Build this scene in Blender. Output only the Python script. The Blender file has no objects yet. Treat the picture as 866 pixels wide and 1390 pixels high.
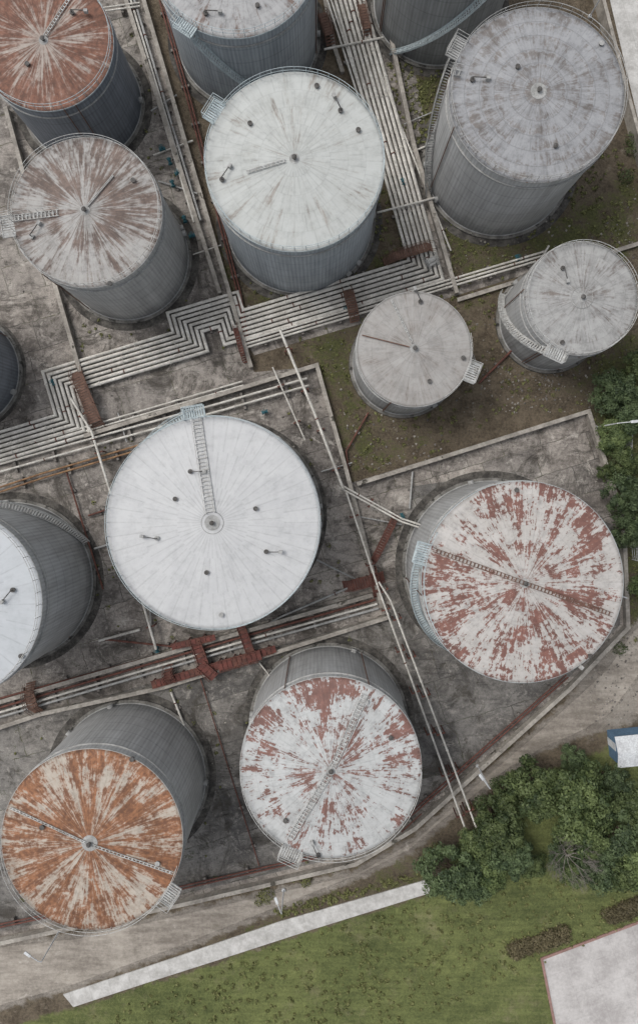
import bpy, math, random
import numpy as np
from mathutils import Vector
random.seed(7); rng=np.random.default_rng(7)
S=0.09; H=78.0
SUN_EL=55; SUN_AZ=150
def P(px,py,z=0.0):
    k=(H-z)/H
    return Vector(((px-433)*S*k,(650-py)*S*k,z))
# ------------------------------------------------------------ node helper
class N:
    def __init__(s,name):
        s.m=bpy.data.materials.new(name); s.m.use_nodes=True
        s.t=s.m.node_tree; s.b=s.t.nodes['Principled BSDF']
        s.tc=s.t.nodes.new('ShaderNodeTexCoord').outputs['Object']
    def new(s,ty,**k):
        n=s.t.nodes.new(ty)
        for a,v in k.items(): setattr(n,a,v)
        return n
    def put(s,sock,v):
        if isinstance(v,bpy.types.NodeSocket): s.t.links.new(v,sock)
        elif v is not None:
            if isinstance(v,(tuple,list)) and sock.type=='RGBA' and len(v)==3: v=(*v,1)
            sock.default_value=v
    def M(s,op,a,b=None,c=None):
        n=s.new('ShaderNodeMath',operation=op)
        s.put(n.inputs[0],a); s.put(n.inputs[1],b); s.put(n.inputs[2],c)
        return n.outputs[0]
    def add(s,a,b): return s.M('ADD',a,b)
    def mul(s,a,b): return s.M('MULTIPLY',a,b)
    def mix(s,f,a,b,bt='MIX'):
        n=s.new('ShaderNodeMix',data_type='RGBA',blend_type=bt)
        s.put(n.inputs[0],f); s.put(n.inputs[6],a); s.put(n.inputs[7],b)
        return n.outputs[2]
    def scale(s,c,f):
        n=s.new('ShaderNodeVectorMath',operation='SCALE')
        if isinstance(c,tuple): c=c[:3]
        s.put(n.inputs[0],c); s.put(n.inputs[3],f); return n.outputs[0]
    def ss(s,x,lo,hi,a=0.0,b=1.0):
        n=s.new('ShaderNodeMapRange',interpolation_type='SMOOTHSTEP')
        s.put(n.inputs[0],x); s.put(n.inputs[1],lo); s.put(n.inputs[2],hi); s.put(n.inputs[3],a); s.put(n.inputs[4],b)
        return n.outputs[0]
    def noise(s,v,sc,det=4,ro=.55,dist=0.0,norm=False):
        n=s.new('ShaderNodeTexNoise'); s.put(n.inputs['Vector'],v)
        n.inputs['Scale'].default_value=sc; n.inputs['Detail'].default_value=min(det,6)
        n.inputs['Roughness'].default_value=ro; n.inputs['Distortion'].default_value=dist
        o=n.outputs['Fac']
        if norm: o=s.M('MULTIPLY_ADD',o,4.0,-2.0)
        return o
    def comb(s,x,y,z=0.0):
        n=s.new('ShaderNodeCombineXYZ'); s.put(n.inputs[0],x); s.put(n.inputs[1],y); s.put(n.inputs[2],z); return n.outputs[0]
    def sep(s,v):
        n=s.new('ShaderNodeSeparateXYZ'); s.put(n.inputs[0],v); return n.outputs
    def mapping(s,v,loc=(0,0,0),rot=(0,0,0),sc=(1,1,1)):
        n=s.new('ShaderNodeMapping'); s.put(n.inputs[0],v)
        n.inputs[1].default_value=loc; n.inputs[2].default_value=rot; n.inputs[3].default_value=sc
        return n.outputs[0]
    def white(s,v):
        n=s.new('ShaderNodeTexWhiteNoise',noise_dimensions='3D'); s.put(n.inputs['Vector'],v); return n.outputs['Value']
    def vor(s,v,sc,feat='DISTANCE_TO_EDGE'):
        n=s.new('ShaderNodeTexVoronoi',feature=feat); s.put(n.inputs['Vector'],v); n.inputs['Scale'].default_value=sc
        return n.outputs['Distance']
    def bump(s,h,st=.4,d=.05):
        n=s.new('ShaderNodeBump'); n.inputs['Strength'].default_value=st; n.inputs['Distance'].default_value=d
        s.put(n.inputs['Height'],h); s.t.links.new(n.outputs[0],s.b.inputs['Normal'])
    def out(s,col,rough=.8,metal=0.0):
        s.put(s.b.inputs['Base Color'],col); s.put(s.b.inputs['Roughness'],rough); s.put(s.b.inputs['Metallic'],metal)
        s.b.inputs['Specular IOR Level'].default_value=.3
        return s.m

def simple(name,c1,c2=None,sc=1.2,rust=None,rt=.75,rough=.75,leak=None):
    n=N(name)
    if c2 is None: c2=tuple(x*.65 for x in c1)
    a=n.noise(n.tc,sc,6,.65,norm=True)
    col=n.mix(n.ss(a,-.7,.8),c2,c1)
    f=n.noise(n.tc,sc*6,3,.6)
    col=n.scale(col,n.ss(f,.3,.7,.82,1.12))
    if rust:
        b=n.noise(n.mapping(n.tc,loc=(31,7,3)),sc*.9,6,.7,norm=True)
        rc=n.mix(n.ss(f,.35,.65),rust,tuple(x*.5 for x in rust))
        col=n.mix(n.ss(b,rt-.12,rt+.12),col,rc)
    return n.out(col,rough)

def roof_mat(name,R,base,base2,rust1=(.25,.08,.045),rust2=(.11,.045,.03),seed=0,ws=.55,ws2=.45,wp=.5,wf=.3,wr2=.35,wpan=.15,wr=0,t=.3,w=.18,Nn=26,K=5,seam=.85,rseam=.93,pvt=.07,f=5.0,f2=22.0,ba=(0,0),bs=(.6,.5),scallop=0,cen=0,mx=.92,ringd=0,rpv=.25,gr=.68,fic=.25):
    n=N(name)
    o=n.sep(n.tc); x,y=o[0],o[1]
    r=n.M('SQRT',n.add(n.add(n.mul(x,x),n.mul(y,y)),.0004))
    ux=n.M('DIVIDE',x,r); uy=n.M('DIVIDE',y,r); rn=n.M('DIVIDE',r,R)
    ang=n.M('DIVIDE',n.M('ARCTAN2',y,x),2*math.pi)
    sx=seed*3.7
    mp=n.mapping(n.tc,loc=(seed*5.1,seed*2.3,0))
    pa=n.noise(mp,.33,6,.68,norm=True)
    fi=n.noise(mp,2.2,6,.72,norm=True)
    st=n.noise(n.comb(n.M('MULTIPLY_ADD',ux,f,sx),n.mul(uy,f),n.M('MULTIPLY_ADD',fi,.05,n.mul(rn,1.3))),1,5,.65,norm=True)
    st2=n.noise(n.comb(n.M('MULTIPLY_ADD',ux,f2,sx),n.mul(uy,f2),n.mul(rn,3.0)),1,4,.6,norm=True)
    st3=n.noise(n.comb(n.M('MULTIPLY_ADD',ux,46.0,sx),n.mul(uy,46.0),n.mul(rn,13.0)),1,4,.7,norm=True)
    row=n.M('FLOOR',n.mul(rn,K))
    a2=n.M('MULTIPLY_ADD',ang,Nn,n.mul(row,.5))
    pv=n.M('SUBTRACT',n.white(n.comb(n.M('FLOOR',a2),row,seed+.5)),.5)
    v=n.add(n.mul(st,ws),n.mul(st2,ws2))
    v=n.add(v,n.mul(pa,wp)); v=n.add(v,n.mul(fi,wf)); v=n.add(v,n.mul(pv,wpan)); v=n.add(v,n.mul(st3,wr2))
    v=n.add(v,n.M('MULTIPLY_ADD',rn,wr,-wr*.6))
    if ba!=(0,0):
        v=n.add(v,n.add(n.mul(x,ba[0]/R),n.mul(y,ba[1]/R)))
    fr=n.M('FRACT',n.mul(rn,K)); fa=n.M('ABSOLUTE',n.M('SUBTRACT',n.M('FRACT',a2),.5))
    if scallop:
        q=n.M('FRACT',n.add(n.mul(rn,K+.0),n.add(n.mul(fa,.35),n.add(n.mul(fi,.12),n.mul(pa,.25)))))
        v=n.add(v,n.mul(n.M('SUBTRACT',q,.5),scallop))
    if ringd:
        v=n.add(v,n.ss(n.M('ABSOLUTE',n.M('SUBTRACT',n.add(rn,n.mul(pa,.05)),.42)),0,.22,ringd,0))
    if cen: v=n.M('SUBTRACT',v,n.ss(rn,.02,.25,cen,0))
    mask=n.mul(n.ss(v,t,t+w),mx)
    bv=n.add(n.add(n.mul(st,bs[0]*.6),n.mul(fi,fic)),n.add(n.mul(pa,bs[1]),n.mul(st2,.3)))
    col=n.mix(n.ss(bv,-.6,.8),base,base2)
    col=n.scale(col,n.M('MULTIPLY_ADD',pv,pvt,1.0))
    edge=n.mul(n.M('SUBTRACT',.5,fa),n.M('MULTIPLY',rn,2*math.pi*R/Nn))
    sn=n.ss(n.noise(mp,1.1,4,.7),.35,.6,.35,1.0)
    sm=n.M('SUBTRACT',1.0,n.mul(sn,n.ss(edge,.02,.10,1-seam,0.0)))
    fe=n.M('MINIMUM',fr,n.M('SUBTRACT',1.0,fr))
    sm=n.mul(sm,n.ss(n.mul(fe,R/K),.02,.09,rseam,1.0))
    col=n.scale(col,sm)
    grime=n.noise(mp,.9,6,.78,norm=True)
    col=n.scale(col,n.ss(n.add(grime,n.mul(st3,.35)),-.9,.25,gr,1.0))
    spots=n.noise(mp,5.5,3,.7,norm=True)
    col=n.mix(n.ss(n.add(spots,n.mul(pa,.5)),.95,1.25,0,.55),col,(.16,.12,.095))
    rc=n.mix(n.ss(n.add(n.add(fi,n.mul(st2,.6)),n.mul(st3,.5)),-.6,.7),rust1,rust2)
    rc=n.scale(rc,n.M('MULTIPLY_ADD',pv,rpv,1.0))
    rc=n.scale(rc,n.ss(pa,-.8,.8,1.15,.8))
    col=n.mix(mask,col,rc)
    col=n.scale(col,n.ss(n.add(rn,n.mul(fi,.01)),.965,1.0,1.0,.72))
    n.bump(n.add(n.mul(sm,1.0),n.mul(fi,.12)),.3,.04)
    return n.out(col,.72)

def shell_mat(name,R,c,c2,ribs=.42,seed=0,rust=(.20,.12,.08),rt=1.0,ribamp=.09):
    n=N(name); o=n.sep(n.tc); x,y,z=o[0],o[1],o[2]
    ux=n.M('DIVIDE',x,R); uy=n.M('DIVIDE',y,R)
    ang=n.M('ARCTAN2',y,x)
    s1=n.noise(n.comb(n.M('MULTIPLY_ADD',ux,6.0,seed*3.),n.mul(uy,6.0),n.mul(z,.06)),1,5,.7,norm=True)
    s2=n.noise(n.comb(n.M('MULTIPLY_ADD',ux,30.0,seed*3.),n.mul(uy,30.0),n.mul(z,.16)),1,4,.7,norm=True)
    pa=n.noise(n.tc,.5,6,.7,norm=True)
    col=n.mix(n.ss(n.add(n.add(n.mul(s1,.6),n.mul(s2,.55)),n.mul(pa,.35)),-.9,.9),c2,c)
    nr=round(2*math.pi*R/ribs)
    rib=n.M('SINE',n.mul(ang,nr))
    col=n.scale(col,n.M('MULTIPLY_ADD',rib,ribamp,1.0))
    fz=n.M('FRACT',n.M('DIVIDE',z,2.1)); fz=n.M('MINIMUM',fz,n.M('SUBTRACT',1.0,fz))
    col=n.scale(col,n.ss(fz,.01,.05,.8,1.0))
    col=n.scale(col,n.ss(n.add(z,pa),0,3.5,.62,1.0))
    rm=n.ss(n.add(n.add(n.mul(s2,.7),n.mul(pa,.6)),n.ss(z,0,3,.5,0)),rt,rt+.4,0,.75)
    col=n.mix(rm,col,rust)
    return n.out(col,.6)

# ------------------------------------------------------------ mesh builder
class MB:
    def __init__(s): s.v=[];s.f=[];s.mi=[];s.sm=[]
    def addm(s,v,f,mat=0,sm=False):
        b=len(s.v); s.v+= [tuple(q) for q in v]
        for q in f: s.f.append(tuple(i+b for i in q)); s.mi.append(mat); s.sm.append(sm)
    def sweep(s,pts,prof,mat=0,closed=False,sm=True,rad=None):
        pts=[Vector(p) for p in pts]; n=len(pts)
        if n<2: return
        ds=[(pts[(i+1)%n]-pts[i]) for i in range(n if closed else n-1)]
        ds=[d.normalized() if d.length>1e-6 else Vector((0,0,1)) for d in ds]
        t=ds[0]; up=Vector((0,0,1))
        if abs(t.z)>.95: up=Vector((0,1,0))
        sd=t.cross(up).normalized(); uu=sd.cross(t)
        ring=[pts[0]+sd*a+uu*b for a,b in prof]
        def proj(ring,p,d,nm):
            q=d.dot(nm)
            if abs(q)<.2: q=.2
            return [v+d*((p-v).dot(nm)/q) for v in ring]
        if closed:
            nm=(ds[-1]+ds[0]).normalized(); ring=proj(ring,pts[0],ds[0],nm)
        rings=[ring]
        for i in range(1,n):
            d=ds[i-1]
            if i<n-1 or closed: nm=(d+ds[i])
            else: nm=d*1
            if nm.length<.05: nm=d*1
            nm.normalize(); ring=proj(ring,pts[i],d,nm)
            if rad: ring=[pts[i]+(v-pts[i])*(rad[i]/rad[i-1]) for v in ring]
            rings.append(ring)
        m=len(prof); vs=[v for r in rings for v in r]; fs=[]
        for i in range(n if closed else n-1):
            a=i*m; b=((i+1)%n)*m
            for j in range(m):
                k=(j+1)%m; fs.append((a+j,a+k,b+k,b+j))
        s.addm(vs,fs,mat,sm)
        if not closed:
            s.addm(rings[0],[tuple(range(m))],mat); s.addm(rings[-1],[tuple(reversed(range(m)))],mat)
    def tube(s,pts,r,mat=0,n=8,closed=False,rad=None):
        s.sweep(pts,[(r*math.cos(2*math.pi*i/n),r*math.sin(2*math.pi*i/n)) for i in range(n)],mat,closed,True,rad)
    def bar(s,pts,w,h,mat=0,closed=False,z0=0):
        s.sweep(pts,[(-w/2,z0),(w/2,z0),(w/2,z0+h),(-w/2,z0+h)],mat,closed,False)
    def box(s,c,size,rz=0,mat=0):
        c=Vector(c); a,b,h=[q/2 for q in size]; cs,sn=math.cos(rz),math.sin(rz)
        v=[]
        for z in (-h,h):
            for x,y in ((-a,-b),(a,-b),(a,b),(-a,b)):
                v.append(c+Vector((x*cs-y*sn,x*sn+y*cs,z)))
        s.addm(v,[(3,2,1,0),(4,5,6,7),(0,1,5,4),(1,2,6,5),(2,3,7,6),(3,0,4,7)],mat)
    def cyl(s,c,r,h,n=16,r2=None,mat=0):
        r2=r if r2 is None else r2; c=Vector(c)
        v=[c+Vector((r*math.cos(2*math.pi*i/n),r*math.sin(2*math.pi*i/n),0)) for i in range(n)]
        v+=[c+Vector((r2*math.cos(2*math.pi*i/n),r2*math.sin(2*math.pi*i/n),h)) for i in range(n)]
        s.addm(v,[(i,(i+1)%n,n+(i+1)%n,n+i) for i in range(n)],mat,n>10)
        s.addm(v[n:],[tuple(range(n))],mat); s.addm(v[:n],[tuple(reversed(range(n)))],mat)
    def obj(s,name,mats,parent=None):
        me=bpy.data.meshes.new(name); me.from_pydata(s.v,[],s.f)
        for m in mats: me.materials.append(m)
        me.polygons.foreach_set('material_index',s.mi); me.polygons.foreach_set('use_smooth',s.sm); me.update()
        o=bpy.data.objects.new(name,me); bpy.context.collection.objects.link(o)
        if parent: o.parent=parent
        return o
def empty(name,loc=(0,0,0)):
    e=bpy.data.objects.new(name,None); e.location=loc; e.empty_display_size=.5
    bpy.context.collection.objects.link(e); return e

# ------------------------------------------------------------ materials
M_pipe=simple('pipe_paint',(.66,.64,.59),(.44,.42,.38),.8,(.24,.14,.10),.85)
M_pipe2=simple('pipe_grey',(.42,.42,.41),(.27,.27,.26),.8,(.2,.1,.06),.7)
M_rust=simple('rusty_steel',(.17,.07,.052),(.09,.043,.035),1.5)
M_rustred=simple('red_oxide',(.18,.062,.05),(.10,.04,.033),1.5,(.22,.18,.16),.8)
M_brown=simple('brown_steel',(.19,.11,.08),(.11,.065,.05),1.5)
M_ochre=simple('ochre_pipe',(.34,.21,.11),(.19,.11,.065),1.0)
M_rail=simple('rail_paint',(.50,.57,.58),(.36,.41,.43),2,(.3,.16,.1),1.1)
M_railw=simple('rail_white',(.55,.56,.55),(.36,.35,.33),2,(.3,.16,.1),.9)
M_teal=simple('valve_teal',(.05,.16,.19),(.03,.10,.12),3)
M_dark=simple('dark_steel',(.13,.125,.12),(.06,.055,.05),3)
M_wall=simple('bund_concrete',(.42,.39,.345),(.23,.21,.185),.5,(.09,.082,.066),.55)
M_sleeper=simple('sleeper_concrete',(.24,.22,.20),(.12,.11,.10),1)
M_white=simple('white_paint',(.66,.68,.69),(.50,.51,.52),1)
M_blue=simple('blue_sheet',(.13,.22,.33),(.10,.17,.25),1)

def concrete(name,lo,hi,slab=(4.6,3.6),dark=.0,rot=16.7,light=1.0,moss=.5,jk=.8):
    n=N(name)
    wv=n.new('ShaderNodeVectorMath',operation='MULTIPLY_ADD')
    nz=n.new('ShaderNodeTexNoise'); nz.inputs['Scale'].default_value=.45; nz.inputs['Detail'].default_value=5; nz.inputs['Roughness'].default_value=.65; n.put(nz.inputs['Vector'],n.tc)
    n.put(wv.inputs[0],nz.outputs['Color']); wv.inputs[1].default_value=(.7,.7,0); n.put(wv.inputs[2],n.tc)
    wc=n.new('ShaderNodeVectorMath',operation='MULTIPLY_ADD'); n.put(wc.inputs[0],nz.outputs['Color']); wc.inputs[1].default_value=(6,6,0); n.put(wc.inputs[2],n.tc)
    rv=n.mapping(wv.outputs[0],rot=(0,0,math.radians(-rot)))
    br=n.new('ShaderNodeTexBrick'); n.put(br.inputs['Vector'],rv)
    br.offset=.38; br.offset_frequency=3; br.squash=1.45; br.squash_frequency=2
    for k,v in (('Scale',1.0),('Brick Width',slab[0]),('Row Height',slab[1]),('Mortar Size',.055),('Mortar Smooth',.35)): br.inputs[k].default_value=v
    br.inputs['Color1'].default_value=(.68,.68,.68,1); br.inputs['Color2'].default_value=(1.15,1.13,1.1,1); br.inputs['Mortar'].default_value=(.85,.85,.85,1)
    big=n.noise(n.tc,.07,5,.6,norm=True); med=n.noise(n.mapping(n.tc,loc=(9,4,0)),.35,6,.75,.4,norm=True)
    fin=n.noise(n.tc,2.4,6,.76,norm=True); vf=n.noise(n.tc,8,3,.7)
    v=n.add(n.add(n.mul(big,.6),n.mul(med,.85)),n.mul(fin,.5))
    col=n.mix(n.ss(v,-.7,.7),lo,hi)
    col=n.mix(.75,col,n.mix(1.0,col,br.outputs['Color'],'MULTIPLY'))
    sc=n.noise(n.mapping(n.tc,loc=(70,4,0)),.4,6,.8,.8,norm=True)
    scf=n.add(sc,n.mul(fin,.35))
    col=n.mix(n.ss(scf,.1,.75,0,.85*light),col,(.49,.455,.41))
    bs=n.noise(n.mapping(n.tc,loc=(-30,24,0)),.2,6,.78,1.0,norm=True)
    bm=n.ss(n.add(bs,n.mul(fin,.4)),.0-dark,.55-dark)
    col=n.mix(n.mul(bm,.8),col,(.052,.046,.038))
    sk=n.noise(n.mapping(n.tc,rot=(0,0,.3),sc=(.3,1.4,1)),.9,5,.72,.5,norm=True)
    col=n.scale(col,n.ss(sk,.1,.8,1.0,.5))
    cr=n.vor(wc.outputs[0],.13); cm=n.ss(med,-.1,.5)
    cline=n.mul(n.ss(cr,.002,.014,.9,0),cm)
    jt=n.mul(br.outputs['Fac'],n.ss(n.add(fin,n.mul(med,1.2)),-.5,.5,.06,1.0))
    jt=n.M('MAXIMUM',jt,cline)
    jc=n.mix(n.ss(big,-.2,.3),(.034,.031,.028),(.06,.065,.033))
    col=n.mix(n.mul(jt,jk),col,jc)
    mm=n.noise(n.mapping(n.tc,loc=(12,50,0)),.28,6,.8,.3,norm=True)
    col=n.mix(n.ss(n.add(mm,n.mul(br.outputs['Fac'],.45)),.5,.95,0,moss),col,(.105,.10,.05))
    col=n.scale(col,n.ss(vf,.3,.7,.82,1.16))
    n.bump(n.add(n.mul(fin,.4),n.mul(jt,-1.0)),.5,.05)
    return n.out(col,.88)
M_yard=concrete('yard_concrete',(.12,.107,.097),(.37,.34,.31),moss=.65)
M_apron=concrete('dark_concrete',(.10,.095,.09),(.25,.238,.222),slab=(7.5,5.5),dark=.0,light=.55,moss=.45)
M_found=simple('foundation_concrete',(.25,.24,.22),(.11,.105,.095),.8,(.05,.048,.042),.4)

def ring_mat():
    n=N('gutter_stain'); a=n.noise(n.tc,.8,6,.75,norm=True); b=n.noise(n.tc,3,4,.7)
    col=n.mix(n.ss(a,-.6,.8),(.04,.037,.034),(.14,.13,.115)); col=n.scale(col,n.ss(b,.3,.7,.8,1.2)); return n.out(col,.9)
M_gutter=ring_mat()

def road_colour(n):
    fin=n.noise(n.tc,2.5,6,.78,norm=True)
    v=n.add(n.add(n.mul(n.noise(n.tc,.14,6,.68,norm=True),.6),n.mul(n.noise(n.mapping(n.tc,rot=(0,0,-.5),sc=(.35,1.8,1)),.6,6,.72,norm=True),.55)),n.mul(fin,.4))
    c=n.mix(n.ss(v,-.8,.8),(.17,.148,.125),(.42,.38,.33))
    g=n.noise(n.mapping(n.tc,loc=(3,8,0)),.35,6,.78,norm=True)
    c=n.mix(n.ss(n.add(g,n.mul(fin,.2)),.35,.85,0,.55),c,(.14,.125,.095))
    h_=n.noise(n.mapping(n.tc,loc=(13,58,0)),.5,6,.8,.5,norm=True)
    return n.mix(n.ss(h_,.4,.9,0,.75),c,(.52,.48,.43))
n=N('road_surface'); c=road_colour(n)
n.bump(n.noise(n.tc,3,5,.7),.5,.07); M_road=n.out(c,.9)

n=N('ground_surface')
def attr(nm):
    a=n.new('ShaderNodeAttribute'); a.attribute_name=nm; return a.outputs['Fac']
wn=n.noise(n.tc,.6,6,.74,norm=True)
def amask(nm,am=.22): return n.ss(n.M('MULTIPLY_ADD',wn,am,attr(nm)),.42,.6)
big=n.noise(n.tc,.09,6,.65,norm=True); med=n.noise(n.mapping(n.tc,loc=(4,2,0)),.5,6,.78,norm=True); fin=n.noise(n.tc,3.2,6,.78,norm=True)
soil=n.mix(n.ss(n.add(n.mul(med,.6),n.mul(fin,.5)),-.7,.7),(.068,.053,.036),(.225,.182,.13))
soil=n.mix(n.ss(n.add(n.noise(n.mapping(n.tc,loc=(40,2,0)),.3,6,.8,norm=True),n.mul(fin,.3)),.25,.9,0,.7),soil,(.32,.275,.22))
grass=n.mix(n.ss(fin,-.7,.8),(.042,.05,.016),(.135,.15,.048))
gm=n.add(n.add(n.mul(big,.45),n.mul(med,.9)),n.mul(fin,.45))
gm=n.add(gm,n.M('MULTIPLY_ADD',attr('green'),1.35,-.68))
sg=n.mix(n.ss(gm,-.15,.5,0,.85),soil,grass)
l=n.add(n.add(n.mul(big,.35),n.mul(med,.45)),n.mul(fin,.55))
lawn=n.mix(n.ss(l,-.8,.8),(.075,.094,.033),(.23,.255,.092))
lawn=n.mix(n.ss(n.noise(n.mapping(n.tc,loc=(8,2,0)),.2,6,.78,norm=True),.1,.9,0,.7),lawn,(.28,.25,.145))
st=n.noise(n.mapping(n.tc,rot=(0,0,-.3),sc=(.12,1.5,1)),1.2,4,.6,norm=True)
lawn=n.scale(lawn,n.ss(st,-.7,.7,.84,1.12))
c=n.mix(amask('lawn'),sg,lawn)
c=n.mix(amask('dust'),c,road_colour(n))
n.bump(n.add(fin,n.mul(med,.8)),.8,.12)
M_ground=n.out(c,.95)

n=N('path_concrete'); a=n.noise(n.tc,.6,6,.74,norm=True); b=n.noise(n.tc,4,4,.7,norm=True)
c=n.mix(n.ss(n.add(a,n.mul(b,.4)),-.8,.8),(.36,.35,.33),(.58,.57,.55)); o=n.sep(n.mapping(n.tc,rot=(0,0,math.radians(-17))))
fx=n.M('FRACT',n.mul(o[0],.4)); c=n.scale(c,n.ss(fx,.0,.03,.75,1)); M_path=n.out(c,.85)
n=N('court_surface'); a=n.noise(n.tc,.25,6,.75,norm=True); b=n.noise(n.tc,3,5,.75,norm=True)
o=n.sep(n.mapping(n.tc,rot=(0,0,math.radians(-19)))); 
g1=n.M('MINIMUM',n.M('FRACT',n.mul(o[0],.33)),n.M('FRACT',n.mul(o[1],.33)))
c=n.mix(n.ss(n.add(a,n.mul(b,.4)),-.8,.8),(.34,.32,.31),(.54,.52,.505)); c=n.scale(c,n.ss(g1,0,.02,.8,1)); M_court=n.out(c,.85)
M_courtred=simple('court_red_kerb',(.30,.19,.165),(.25,.15,.13),.6)

# ------------------------------------------------------------ ground
def inpoly(X,Y,poly):
    ins=np.zeros(X.shape,bool); d=np.full(X.shape,1e9); n_=len(poly)
    for i in range(n_):
        x1,y1=poly[i]; x2,y2=poly[(i+1)%n_]
        cond=((y1>Y)!=(y2>Y)); 
        xi=(x2-x1)*(Y-y1)/((y2-y1) if abs(y2-y1)>1e-9 else 1e-9)+x1
        ins^=(cond&(X<xi))
        dx,dy=x2-x1,y2-y1; t=np.clip(((X-x1)*dx+(Y-y1)*dy)/(dx*dx+dy*dy+1e-12),0,1)
        d=np.minimum(d,np.hypot(X-x1-t*dx,Y-y1-t*dy))
    return np.where(ins,d,-d)
def W(pl): return [tuple(P(x,y)[:2]) for x,y in pl]
road_poly=[(-160,1290),(-60,1285),(100,1268),(250,1234),(480,1181),(562,1134),(642,1060),(702,1010),(778,942),(818,905),(853,855),(900,800),(1000,700),(1060,740),(950,850),(870,925),(832,975),(790,1000),(740,1022),(690,1052),(640,1092),(600,1124),(560,1160),(500,1190),(420,1222),(330,1258),(230,1298),(100,1345),(-60,1390),(-160,1410)]
def inset(poly,dist):
    c=[Vector(p) for p in W(poly)]; n_=len(c); out=[]
    area=sum(c[i].x*c[(i+1)%n_].y-c[(i+1)%n_].x*c[i].y for i in range(n_)); sg=1 if area>0 else -1
    for i in range(n_):
        a=(c[i]-c[i-1]).normalized(); b=(c[(i+1)%n_]-c[i]).normalized()
        na=Vector((-a.y,a.x))*sg; nb=Vector((-b.y,b.x))*sg; m=(na+nb).normalized(); out.append(c[i]+m*dist/max(.5,m.dot(na)))
    return out
lawn_poly=[(300,1306),(420,1265),(584,1215),(600,1180),(660,1110),(760,1040),(860,1000),(1300,900),(2600,900),(2600,3000),(-2000,3000),(-1000,1700),(90,1372)]
dust_extra=[(800,880),(870,850),(900,960),(840,990),(800,1000),(770,960)]
green_polys=[[(515,85),(610,85),(600,190),(550,210),(530,160)],[(300,330),(340,380),(560,320),(520,260),(560,360),(340,430)],[(590,290),(700,320),(620,380),(600,360)],[(400,450),(480,430),(490,600),(440,520)],[(790,480),(1400,300),(1400,900),(850,900),(800,560)],[(370,1235),(575,1185),(582,1195),(380,1248),(300,1290)],[(440,640),(480,560),(560,600),(500,650)],[(640,330),(870,240),(870,330),(640,400)]]
xs=np.concatenate([np.array([-900,-500,-250,-140,-90,-65]),np.arange(-52,52.01,.33),np.array([65,90,140,250,500,900])])
ys=np.concatenate([np.array([-900,-500,-250,-140,-100]),np.arange(-80,66.01,.33),np.array([90,140,250,500,900])])
GX,GY=np.meshgrid(xs,ys); 
nx,ny=len(xs),len(ys)
def msk(p,w): return np.clip(.5+inpoly(GX,GY,W(p))/(2*w),0,1)
a_l=msk(lawn_poly,1.6); a_d=np.maximum(msk(road_poly,1.6),msk(dust_extra,3)); a_g=np.max([msk(p,5) for p in green_polys],axis=0)
co=np.stack([GX.ravel(),GY.ravel(),np.zeros(GX.size)],1)
idx=np.arange(nx*ny).reshape(ny,nx)
q=np.stack([idx[:-1,:-1].ravel(),idx[:-1,1:].ravel(),idx[1:,1:].ravel(),idx[1:,:-1].ravel()],1)
me=bpy.data.meshes.new('ground'); me.vertices.add(len(co)); me.vertices.foreach_set('co',co.ravel())
me.loops.add(q.size); me.loops.foreach_set('vertex_index',q.ravel().astype(np.int32))
me.polygons.add(len(q)); me.polygons.foreach_set('loop_start',np.arange(0,q.size,4,dtype=np.int32)); me.polygons.foreach_set('loop_total',np.full(len(q),4,dtype=np.int32))
me.update(calc_edges=True)
for nm,a in (('lawn',a_l),('dust',a_d),('green',a_g)):
    at=me.attributes.new(nm,'FLOAT','POINT'); at.data.foreach_set('value',a.ravel().astype(np.float32))
me.materials.append(M_ground)
go=bpy.data.objects.new('ground',me); bpy.context.collection.objects.link(go)

def sheet(name,pl,z,mat,world=False):
    mb=MB(); pts=[Vector((p[0],p[1],z)) for p in pl] if world else [P(x,y) for x,y in pl]
    for p in pts: p.z=z
    mb.addm(pts,[tuple(range(len(pts)))],0)
    o=mb.obj(name,[mat]); 
    if o.data.polygons[0].normal.z<0: o.data.flip_normals()
    return o
yard_poly=[(-300,-200),(140,-200),(178,-50),(345,505),(430,497),(478,655),(795,558),(842,700),(847,850),(772,928),(562,1118),(482,1166),(250,1220),(-60,1285),(-300,1320)]
sheet('concrete_yard',yard_poly,.004,M_yard)
sheet('concrete_apron',[(-300,1040),(40,975),(525,835),(560,800),(542,745),(560,660),(700,640),(835,715),(842,848),(768,924),(560,1112),(480,1160),(250,1214),(-60,1278),(-300,1315)],.008,M_apron)
sheet('pipe_rack_pavement',[(425,-100),(510,-100),(545,0),(618,385),(742,350),(746,362),(612,403),(345,482),(338,470),(326,428),(560,352),(540,290),(470,60)],.010,M_yard)
sheet('access_road',inset(road_poly,.7),.012,M_road,True)
sheet('service_road',[(812,-120),(828,0),(868,170),(905,300),(1050,300),(1050,-120)],.012,M_path)
mb=MB(); pp=[(580,1194),(584,1212),(420,1263),(300,1302),(200,1334),(100,1367),(86,1350),(240,1299),(380,1251)]
pts=[P(x,y) for x,y in pp]; nP=len(pts)
top=[p+Vector((0,0,.12)) for p in pts]
mb.addm(top,[tuple(range(nP))]); mb.addm(pts+top,[(i,(i+1)%nP,nP+(i+1)%nP,nP+i) for i in range(nP)])
mb.obj('footpath',[M_path])
mb=MB(); cp=[(735,1302),(870,1251),(1000,1205),(1120,1500),(790,1580)]
pts=[P(x,y) for x,y in cp]; nP=len(pts)
mb.addm([p+Vector((0,0,.02)) for p in pts],[tuple(reversed(range(nP)))],0)
mb.bar([pts[4],pts[0],pts[1],pts[2]],.3,.12,1)
mb.obj('paved_court',[M_court,M_courtred])
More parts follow.
